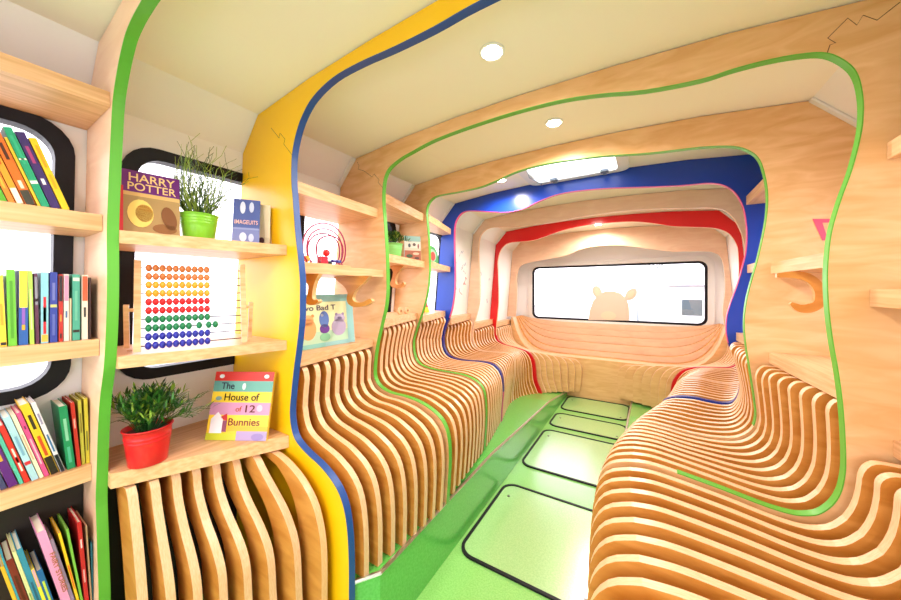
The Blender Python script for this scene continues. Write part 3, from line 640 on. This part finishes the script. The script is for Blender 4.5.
# bunnies
l0 = at(205, 440, z=.6685); r0 = at(266, 441, z=.6685); d = r0 - l0
cover_book(Vector((l0.x, l0.y, .6688)), -math.atan2(d.x, d.y), R(13), d.length, .235, .010, 'f0c838', 'square picture book with a bunnies title standing on the lowest shelf',
  [(0, 1, .86, 1, 'd83028'), (0, 1, .70, .86, '6aa8a0'), (0, 1, .54, .70, 'f4cc3c'), (0, 1, .36, .54, 'd090b8'), (0, 1, .17, .36, 'f4cc3c'), (.3, 1, .13, .20, 'f0b430'), (0, .6, 0, .1, 'c0c830'), (.5, 1, 0, .13, 'b098c8')],
  [('The', .14, .25, .74, '2a1a3a', .22), ('House of', .15, .5, .57, '2a1408', .58), ('12', .15, .66, .40, '6a2010', .16), ('of', .11, .48, .41, 'c85a28', .1), ('Bunnies', .15, .60, .21, '7a2018', .52)],
  [([(.05, .1), (.05, .3), (.15, .4), (.25, .3), (.25, .1)], 'f0e8f0'), ([(.25, .12), (.25, .28), (.32, .28), (.32, .12)], '8a4a68'), ([(.2, .33), (.3, .38), (.32, .28), (.25, .29)], 'c83038'), (ell(.12, .93, .04, .03), 'f0f0f0'), (ell(.88, .93, .04, .03), 'f0f0f0'), (ell(.52, .78, .03, .05), 'd8e8e8'), (ell(.12, .6, .05, .03), '88a0a0'), (ell(.83, .46, .05, .05), 'e8b8d0'), (ell(.85, .05, .1, .05), '9880c0')])
# three animals picture book
l0 = Vector((-1.215, .758, .9488))
cover_book(l0, R(-1), R(6), .33, .232, .010, '98ccd0', 'pale blue picture book showing an orange, a blue and a lilac animal',
  [(.04, .88, .08, .86, 'e8e8b8'), (.04, .88, .08, .30, 'b8dcc0'), (.0, .5, 0, .08, '88c8c0')],
  [('Two Bad T', .14, .40, .70, '50385a', .58)],
  [(ell(.26, .36, .11, .2), 'f0a868'), (ell(.26, .52, .08, .1), 'f4b478'), (ell(.20, .6, .02, .03), 'e89850'), (ell(.33, .6, .02, .03), 'e89850'), (ell(.50, .52, .075, .16), '5a78c0'), (ell(.50, .34, .075, .09), '6a3898'), (ell(.47, .6, .02, .03), 'e8e8f0'), (ell(.5, .18, .08, .08), '88c8a0'),
   (ell(.73, .35, .12, .17), 'b8a8cc'), (ell(.75, .52, .09, .09), 'c4b4d8'), (ell(.70, .6, .02, .03), '9a88b8'), (ell(.81, .6, .02, .03), '9a88b8'), (ell(.75, .52, .04, .03), '7a6a98')])
# picture book beside the small green pot
cover_book(Vector((-1.322, 1.602, 1.3878)), R(-37), R(4), .108, .165, .010, '88b8b8', 'small teal and rust picture book beside the little green pot',
  [(0, 1, .0, .42, 'a85a40'), (0, 1, .42, .52, 'd8c8b8'), (.0, 1, .52, .78, 'e0d8d0')], (),
  [(ell(.3, .2, .2, .07), '304828'), (ell(.7, .3, .2, .05), 'e8c0a8'), (ell(.3, .62, .08, .08), '405058'), (ell(.6, .66, .1, .06), '604848'), (ell(.85, .6, .05, .1), '88484a'), (ell(.75, .12, .15, .05), '503028')])
# round green book against the blue arch
t = thing('round_book', 'round-topped green book with red and pale spots against the blue arch', 'book', None, (-1.405, 1.93, 1.3908), (0, 0, 0))
arc = [(0, 0), (.20, 0)] + [(.20 - .02 + (-.08 + .1 * math.cos(R(k * 10))), .06 + .095 * math.sin(R(k * 10))) for k in range(0, 19)]
arc = [(0, 0), (.19, 0)] + [(.095 + .095 * math.cos(R(k * 10)), .05 + .10 * math.sin(R(k * 10))) for k in range(0, 19)]
plate('cover', [arc], lambda a, b_, k: ((-.018, 0)[k], a, b_), colm('4aa060'), t)
for (cx, cy, rx, ry, cc) in ((.10, .075, .06, .05, '98c8b0'), (.11, .07, .035, .035, 'd84840'), (.10, .02, .06, .012, 'e8e0a0')):
    plate('cover_picture', [ell(cx, cy, rx, ry)], lambda a, b_, k: ((.0002, .0012 + cx * .002)[k], a, b_), colm(cc), t)
# small bright book, lower
t = thing('picture_book', 'small red, orange and yellow book on the low shelf before the blue arch', 'book', None, (-1.43, 1.90, 1.0288))
plate('cover', [[(0, 0), (.135, 0), (.10, .07), (.07, .135), (.04, .10), (.0, .12)]], lambda a, b_, k: ((-.012, 0)[k], a, b_), colm('c83838'), t)
for pts, cc in (([(.0, 0), (.06, 0), (.05, .05), (0, .05)], 'f0a040'), ([(.07, 0), (.13, 0), (.11, .04), (.07, .04)], 'd8d838'), ([(.03, .055), (.08, .06), (.065, .10), (.04, .09)], '8a2858'), ([(.02, .0), (.04, .03), (.02, .04)], 'd84888')):
    plate('cover_picture', [pts], lambda a, b_, k: ((.0002, .0012)[k], a, b_), colm(cc), t)
# little wooden figures on the low shelf of the third bay
for (y, s, ds) in ((1.52, 1, 'small wooden round figure beside a matching one on the low shelf, left one'), (1.585, .9, 'small wooden round figure on the low shelf, right one')):
    t = thing('wooden_figure', ds, 'wooden figure', 'wooden figures on the low shelf', (-1.29, y, 1.0486))
    plate('body', [ell(0, .022, .022, .022)], lambda a, b_, k: ((-.007, .007)[k], a, b_), M['shelf'], t)
    plate('dark_eye', [ell(0, .022, .008, .008)], lambda a, b_, k: ((.0071, .0082)[k], a, b_), colm('8a5a30'), t)

# ------------------------------------------------------------------ PLANTS
def pot(c, rt, rb_, h, m, name, label, ribs=2):
    t = thing(name, label, 'potted plant', None, c)
    pr = [(rb_ * .96, 0), (rb_, .002), (rb_ + (rt - rb_) * .5, h * .5)]
    for k in range(ribs):
        zz = h * (.66 + .1 * k); rr = rb_ + (rt - rb_) * zz / h; pr += [(rr, zz - .002), (rr + .0012, zz), (rr, zz + .002)]
    pr += [(rt - .001, h - .004), (rt + .0025, h - .003), (rt + .0025, h), (rt - .002, h), (rt - .003, h - .012), (rt - .006, h - .016)]
    b = MB(); b.lathe(pr, n=40); o = b.build('pot', m, t, smooth=True)
    s = MB(); s.lathe([(rt - .004, h - .018), (rt - .006, h - .014), (.001, h - .011)], n=24); s.build('soil', colm('2a1c10'), t)
    return t
def leaf(b, p, d, L, w, m=0, curl=.25):
    d = d.normalized(); s = d.cross(Vector((0, 0, 1)))
    if s.length < .05: s = Vector((1, 0, 0))
    s.normalize(); n_ = s.cross(d); V = []; 
    for k, (f, ww) in enumerate(((0, .15), (.3, 1), (.65, .8), (1, .02))):
        c = p + d * L * f - Vector((0, 0, 1)) * curl * L * f * f
        V += [c - s * w * ww / 2, c + n_ * w * .15 * ww, c + s * w * ww / 2]
    Fc = []
    for k in range(3):
        j = k * 3; Fc += [[j, j + 1, j + 4, j + 3], [j + 1, j + 2, j + 5, j + 4]]
    b.add(V, Fc, m)
def bushy(t, h, R0, n, L, w, mats, flat=1.0, rt=.05, seed=1, ymin=-9):
    rnd = random.Random(seed); b = MB(); st = MB()
    for i in range(n):
        az = rnd.uniform(0, 2 * PI); el = math.acos(rnd.uniform(.0, .97)); el = max(el, .15); ln = R0 * rnd.uniform(.6, 1.1)
        d = Vector((math.cos(az) * math.cos(el), math.sin(az) * math.cos(el), math.sin(el) * flat))
        p0 = Vector((math.cos(az) * rt * .6 * math.cos(el), math.sin(az) * rt * .6 * math.cos(el), h - .012))
        if (p0 + d * ln).y < ymin: d.y *= .35; d.normalize()
        pts = [p0 + d * ln * f + Vector((0, 0, -.10 * ln * f * f + .02 * math.sin(f * 3))) for f in (0, .35, .7, 1)]
        st.tube(pts, .0008, 4)
        for q in range(9):
            f = .25 + .75 * q / 8; pp = p0 + d * ln * f + Vector((0, 0, -.10 * ln * f * f + .02 * math.sin(f * 3)))
            dd = d + Vector((rnd.uniform(-.8, .8), rnd.uniform(-.8, .8), rnd.uniform(-.2, .8)))
            if pp.y + dd.normalized().y * L * 1.2 < ymin: continue
            leaf(b, pp, dd, L * rnd.uniform(.7, 1.2), w, rnd.choice([0, 0, 1, 1, 2]))
    b.build('leaves', mats, t); st.build('stems', mats[0], t)
LM = [colm('1e4a1c'), colm('3a7428'), colm('8aa83c')]
t = pot((-1.315, .357, .6684), .058, .046, .112, mat('red_enamel', (.72, .012, .02), .28), 'potted_fern', 'red metal pot with a dense dark green leafy plant')
bushy(t, .112, .130, 120, .042, .0066, LM, .95, seed=3, ymin=-.078)
t = pot((-1.31, .487, 1.3654), .054, .043, .092, mat('lime_enamel', (.22, .58, .03), .3), 'potted_grass', 'lime green ribbed pot with thin wiry grass on the upper shelf', 4)
rnd = random.Random(8); bs = [MB(), MB()]
for i in range(170):
    az = rnd.uniform(0, 2 * PI); lean = rnd.uniform(0, .8); L = rnd.uniform(.11, .27) * (1.12 - .35 * lean); k1, k2 = rnd.uniform(0, 6), rnd.uniform(5, 14)
    pts = []
    for f in range(9):
        s = f / 8; wv = .018 * s * math.sin(k1 + k2 * s)
        pts.append(Vector((math.cos(az) * (.02 + lean * L * s + wv), math.sin(az) * (.02 + lean * L * s) + .018 * s * math.cos(k1 + k2 * s), .078 + L * s * (1 - .35 * lean * s))))
    pts = [Vector((q.x, max(q.y, -.055), q.z)) for q in pts]
    bs[i % 2].tube(pts, [.0014 - .0008 * f / 8 for f in range(9)], 4)
bs[0].build('grass_blades', colm('88a038'), t); bs[1].build('dark_grass_blades', colm('3a5a2a'), t)
t = pot((-1.335, 1.50, 1.3876), .062, .050, .098, mat('green_enamel', (.20, .60, .16), .3), 'small_potted_plant', 'small green pot with dark foliage on the shelf of the third bay')
bushy(t, .098, .10, 60, .035, .008, LM, .8, seed=5)

# ------------------------------------------------------------------ ABACUS
pA = Vector((-1.262, .318, 1.0145)); pB = Vector((-1.185, .572, 1.0145)); dv = pB - pA; WA = dv.length
t = thing('abacus', 'wooden abacus with ten rows of coloured beads on the middle shelf', 'abacus', None, pA, (0, R(-8), 0))
t.matrix_world = Matrix.Translation(pA) @ Matrix.Rotation(-math.atan2(dv.x, dv.y), 4, 'Z') @ Matrix.Rotation(R(-9), 4, 'Y')
for y in (0, WA): b = MB(); b.box(-.007, .007, y - .008, y + .008, .004, .278); b.build('post', M['shelf'], t)
BC = ['c8743c', 'c8743c', 'f0a028', 'f0a028', 'd0101c', 'd0101c', '10784a', '10784a', '2428a0', '2428a0']
bm_ = MB(); bm_.ball((0, 0, 0), .0120, n=16, sz=.66); first = None
for i in range(10):
    z = .256 - i * .0262
    b = MB(); b.tube([(0, .008, z), (0, WA - .008, z)], .0017, 6); b.build('wire', M['black'], t)
    for k in range(10):
        y = .024 + k * .0156
        if i == 7 and k >= 7: y = .024 + k * .0156 + (.010, .019, .021)[k - 7]
        if first is None:
            first = bm_.build('bead', colm(BC[i]), t, smooth=True); o = first; o.material_slots[0].link = 'OBJECT'; o.material_slots[0].material = colm(BC[i])
        else:
            o = first.copy(); COL.objects.link(o); o.parent = t; o.material_slots[0].link = 'OBJECT'; o.material_slots[0].material = colm(BC[i])
        o.location = (0, y, z); o.rotation_euler = (R(90), 0, 0)
for y, s in ((-.014, -1), (WA + .014, 1)):
    b = MB(); b.tube([(0, y - s * .012, .128), (-.012, y + s * .014, .130)], .005, 8)
    b.box(-.060, -.048, y + s * .004 - .006, y + s * .004 + .006, -.010 + .020, .014)
    T_ = Matrix.Translation((-.004, y + s * .010, .140)) @ Matrix.Rotation(R(20), 4, 'Y')
    b.box(-.006, .006, -.006, .006, -.126, .004, 0, T_); b.build('prop_leg', M['shelf'], t)

# ------------------------------------------------------------------ BEAD MAZE
t = thing('bead_maze', 'wooden bead maze toy with looping magenta wires', 'toy', None, (-1.24, .80, 1.3006))
b = MB(); b.box(-.055, .055, 0, .24, 0, .014); b.build('base', M['shelf'], t)
wm = colm('a01850'); 
for k, (x, ya, yb, zt) in enumerate(((.03, .012, .225, .195), (.01, .045, .222, .175), (-.012, .065, .225, .158), (.035, .075, .205, .142))):
    pts = []
    for i in range(25):
        a = PI * (1.12 - 1.24 * i / 24); cy = (ya + yb) / 2; ry = (yb - ya) / 2
        pts.append((x + .02 * math.sin(a * 2), cy + ry * math.cos(a), .045 + (zt - .045) * max(math.sin(a), -1) if math.sin(a) > 0 else .045 + .02 * math.sin(a) * 3))
    pts = [(x, pts[0][1] + .004, .012)] + pts + [(x, pts[-1][1], .012)]
    b = MB(); b.tube(pts, .0034, 6); b.build('loop_wire', wm, t)
b = MB(); b.tube([(-.02, .115, .013), (-.02, .115, .10), (-.02, .122, .14), (-.02, .13, .10), (-.02, .132, .013)], .0016, 6); b.build('loop_wire', colm('6a8078'), t)
b = MB(); b.tube([(-.03, .15, .013), (-.03, .152, .075), (-.03, .16, .09), (-.03, .166, .06), (-.03, .17, .013)], .0016, 6); b.build('loop_wire', colm('90a8a0'), t)
b = MB(); b.box(.018, .045, .088, .122, .016, .046); b.build('red_cube_bead', colm('d8203c'), t)
b = MB(); b.ball((.03, .125, .064), .016); b.build('red_ball_bead', colm('e0242c'), t, smooth=True)
b = MB(); b.ball((.03, .028, .030), .014); b.build('yellow_bead', colm('f4a820'), t, smooth=True)
for y in (.158, .182):
    b = MB(); b.lathe([(.001, -.006), (.013, -.006), (.015, 0), (.013, .006), (.001, .006)], (.038, y, .030), 8); b.build('blue_flower_bead', colm('2a2c98'), t)
b = MB(); b.box(-.01, .012, .13, .17, .015, .032); b.build('green_bead', colm('405048'), t)

# ------------------------------------------------------------------ BEAR CUT-OUT, ROOF HATCH, LAMPS, MARKS
t = thing('bear_cutout', 'pale plywood bear head cut-out standing in the rear window', 'cut-out', None, (0, 0, 0))
yb_ = 4.192
head = [at(u, v, y=yb_) for u, v in [(588.5, 320), (590, 310), (593, 301), (599, 294), (606, 291), (613, 291), (620, 293), (626, 298), (629, 305), (629.5, 320.5)]]
bl = mat('bear_wood', (.72, .58, .48), .5); bl2 = mat('bear_pale', (.78, .64, .48), .5)
plate('head', [[(p.x, p.z) for p in head]], xz(yb_ - .012, yb_), bl, t)
for (u, v) in ((597.2, 292), (631, 294.5)):
    p = at(u, v, y=yb_)
    e = plate('ear', [ell(p.x, p.z, .052, .078, rot=.3 if u < 610 else -.6)], xz(yb_ - .010, yb_ - .0005), bl, t)
    plate('inner_ear', [ell(p.x, p.z, .028, .048, rot=.3 if u < 610 else -.6)], xz(yb_ - .014, yb_ - .0102), bl2, e)
p = at(608.5, 315.5, y=yb_); plate('muzzle', [ell(p.x, p.z, .08, .052)], xz(yb_ - .016, yb_ - .0122), bl2, t)

t = thing('roof_hatch', 'white framed roof hatch with two latches before the blue arch', 'roof hatch', None, (-.38, 2.02, 1.93))
hx, hy = .30, .205
plate('frame', [rrect(-hx, hx, -hy, hy, .06), rrect(-hx + .06, hx - .06, -hy + .05, hy - .05, .03)], lambda a, b_, k: (a, b_, (0, .018)[k]), M['plastic'], t)
plate('skylight_panel', [rrect(-hx + .05, hx - .05, -hy + .04, hy - .04, .03)], lambda a, b_, k: (a, b_, (.011, .0165)[k]), mat('skylight_glow', (.9, .95, 1), .3, emit=(.92, .96, 1), es=1.6), t)  # panel made to glow in place of daylight coming through the lid
b = MB(); b.tube([(-hx + .075, hy - .03, -.006), (-hx + .045, 0, -.006), (-hx + .075, -hy + .03, -.006), (hx - .05, -hy + .03, -.006)], .004, 6); b.build('rail', colm('9aa4b0'), t)
for x in (-.13, .17): b = MB(); b.box(x - .022, x + .022, .10, .145, -.014, .0); b.box(x - .01, x + .01, .085, .16, -.02, -.013); b.build('latch', colm('6a7484'), t)

def lamp(x, y, label, pw=LAMP):
    rf = roof(y); z = None
    for (x0, z0), (x1, z1) in zip(rf[1:-1], rf[2:-1]):
        if x0 <= x <= x1: z = z0 + (z1 - z0) * (x - x0) / (x1 - x0)
    t = thing('downlight', label, 'ceiling light', 'round ceiling downlights', (x, y, z - .001))
    b = MB(); b.lathe([(.030, -.004), (.036, -.005), (.040, -.002), (.040, 0), (.030, 0)], n=28); b.build('trim_ring', M['plastic'], t)
    b = MB(); b.lathe([(.001, -.007), (.027, -.0065), (.029, -.0042), (.001, -.0042)], n=28); b.build('lens', M['lamp'], t)
    l = bpy.data.lights.new('bulb', 'SPOT'); l.energy = pw; l.color = (1, .91, .80); l.shadow_soft_size = .03; l.spot_size = R(168); l.spot_blend = .5
    o = bpy.data.objects.new('bulb', l); COL.objects.link(o); o.parent = t; o.location = (0, 0, -.012)
lamp(-.414, .932, 'round glowing ceiling light between the yellow and the first green-edged arch')
lamp(-.83, 2.02, 'small round ceiling light left of the roof hatch')
lamp(-.414, -.35, 'unseen round ceiling light added over the entrance end')  # extra lamp out of view, added to brighten the interior
lamp(-.414, -.95, 'unseen round ceiling light added at the windscreen, farthest toward the front')  # second added lamp behind the camera, more fill for the interior
lamp(-.42, 3.08, 'round ceiling light just before the red arch')
lamp(-.42, 3.66, 'round ceiling light just before the rearmost arch')
lamp(-.35, 1.47, 'round ceiling light between the two green-edged arches')

def scribble(y0, y1, z0, z1, n, m, label, seed):
    rnd = random.Random(seed); b = MB()
    for i in range(n):
        y = rnd.uniform(y0, y1); z = rnd.uniform(z0, z1); pts = []
        for k in range(5): pts.append((xl(z) + .0015, y, z)); y += rnd.uniform(-.02, .03); z += rnd.uniform(-.03, .03)
        b.tube(pts, .0022, 4)
    tag(b.build('marker_drawing', m), label, 'drawing')
scribble(2.33, 2.72, 1.15, 1.28, 7, M['ink_red'], 'red marker scribbles on the white wall just beyond the blue arch', 2)
scribble(2.33, 2.72, 1.38, 1.52, 8, M['ink_grey'], 'grey blue marker scribbles on the white wall just beyond the blue arch', 3)
scribble(2.9, 3.28, 1.05, 1.5, 7, M['ink_grey'], 'faint grey marker scribbles on the white wall before the red arch', 4)
t = at(834.5, 226, y=YC - .001)
stk = plate('sticker', [[(t.x - .055, t.z + .032), (t.x + .05, t.z + .02), (t.x + .03, t.z - .05), (t.x - .03, t.z - .05)], [(t.x - .03, t.z + .015), (t.x + .03, t.z + .010), (t.x + .015, t.z - .04), (t.x - .018, t.z - .04)]], xz(YC - .002, YC - .0003), colm('d84068')); tag(stk, 'small pink outline sticker on the plywood arch above the hook shelf', 'sticker')

# ------------------------------------------------------------------ OUTSIDE
t = thing('site_cabin', 'pale cabin with a grey window panel outside the rear window', 'building', None, (3.2, 14, -.7))
b = MB(); b.box(-3.6, 3.2, 0, 3, 0, 2.0); b.build('wall', mat('cabin_wall', (.8, .8, .8), .9), t)
b = MB(); b.box(-3.8, 3.4, -.15, 3.2, 2.0, 2.08); b.build('roof', mat('cabin_roof', (.24, .22, .23), .9), t)
b = MB(); b.box(-2.08, -1.50, -.03, 0, 1.0, 1.56); b.build('window', mat('cabin_window', (.065, .085, .09), .4), t)
t = thing('bare_tree', 'faint bare tree outside behind the bear cut-out', 'tree', None, (-.2, 11, -.7)); rnd = random.Random(6)
b = MB()
def branch(p, d, L, r, n):
    q = p + d * L; b.tube([p, p + d * L * .5 + Vector((rnd.uniform(-.05, .05), 0, 0)), q], [r, r * .8, r * .6], 5)
    if n:
        for _ in range(3): branch(q, (d + Vector((rnd.uniform(-.8, .8), rnd.uniform(-.8, .8), rnd.uniform(-.1, .5)))).normalized(), L * .72, r * .55, n - 1)
branch(Vector((0, 0, 0)), Vector((0, 0, 1)), 1.5, .05, 5); b.build('branches', mat('bark', (.22, .24, .26), .9), t)
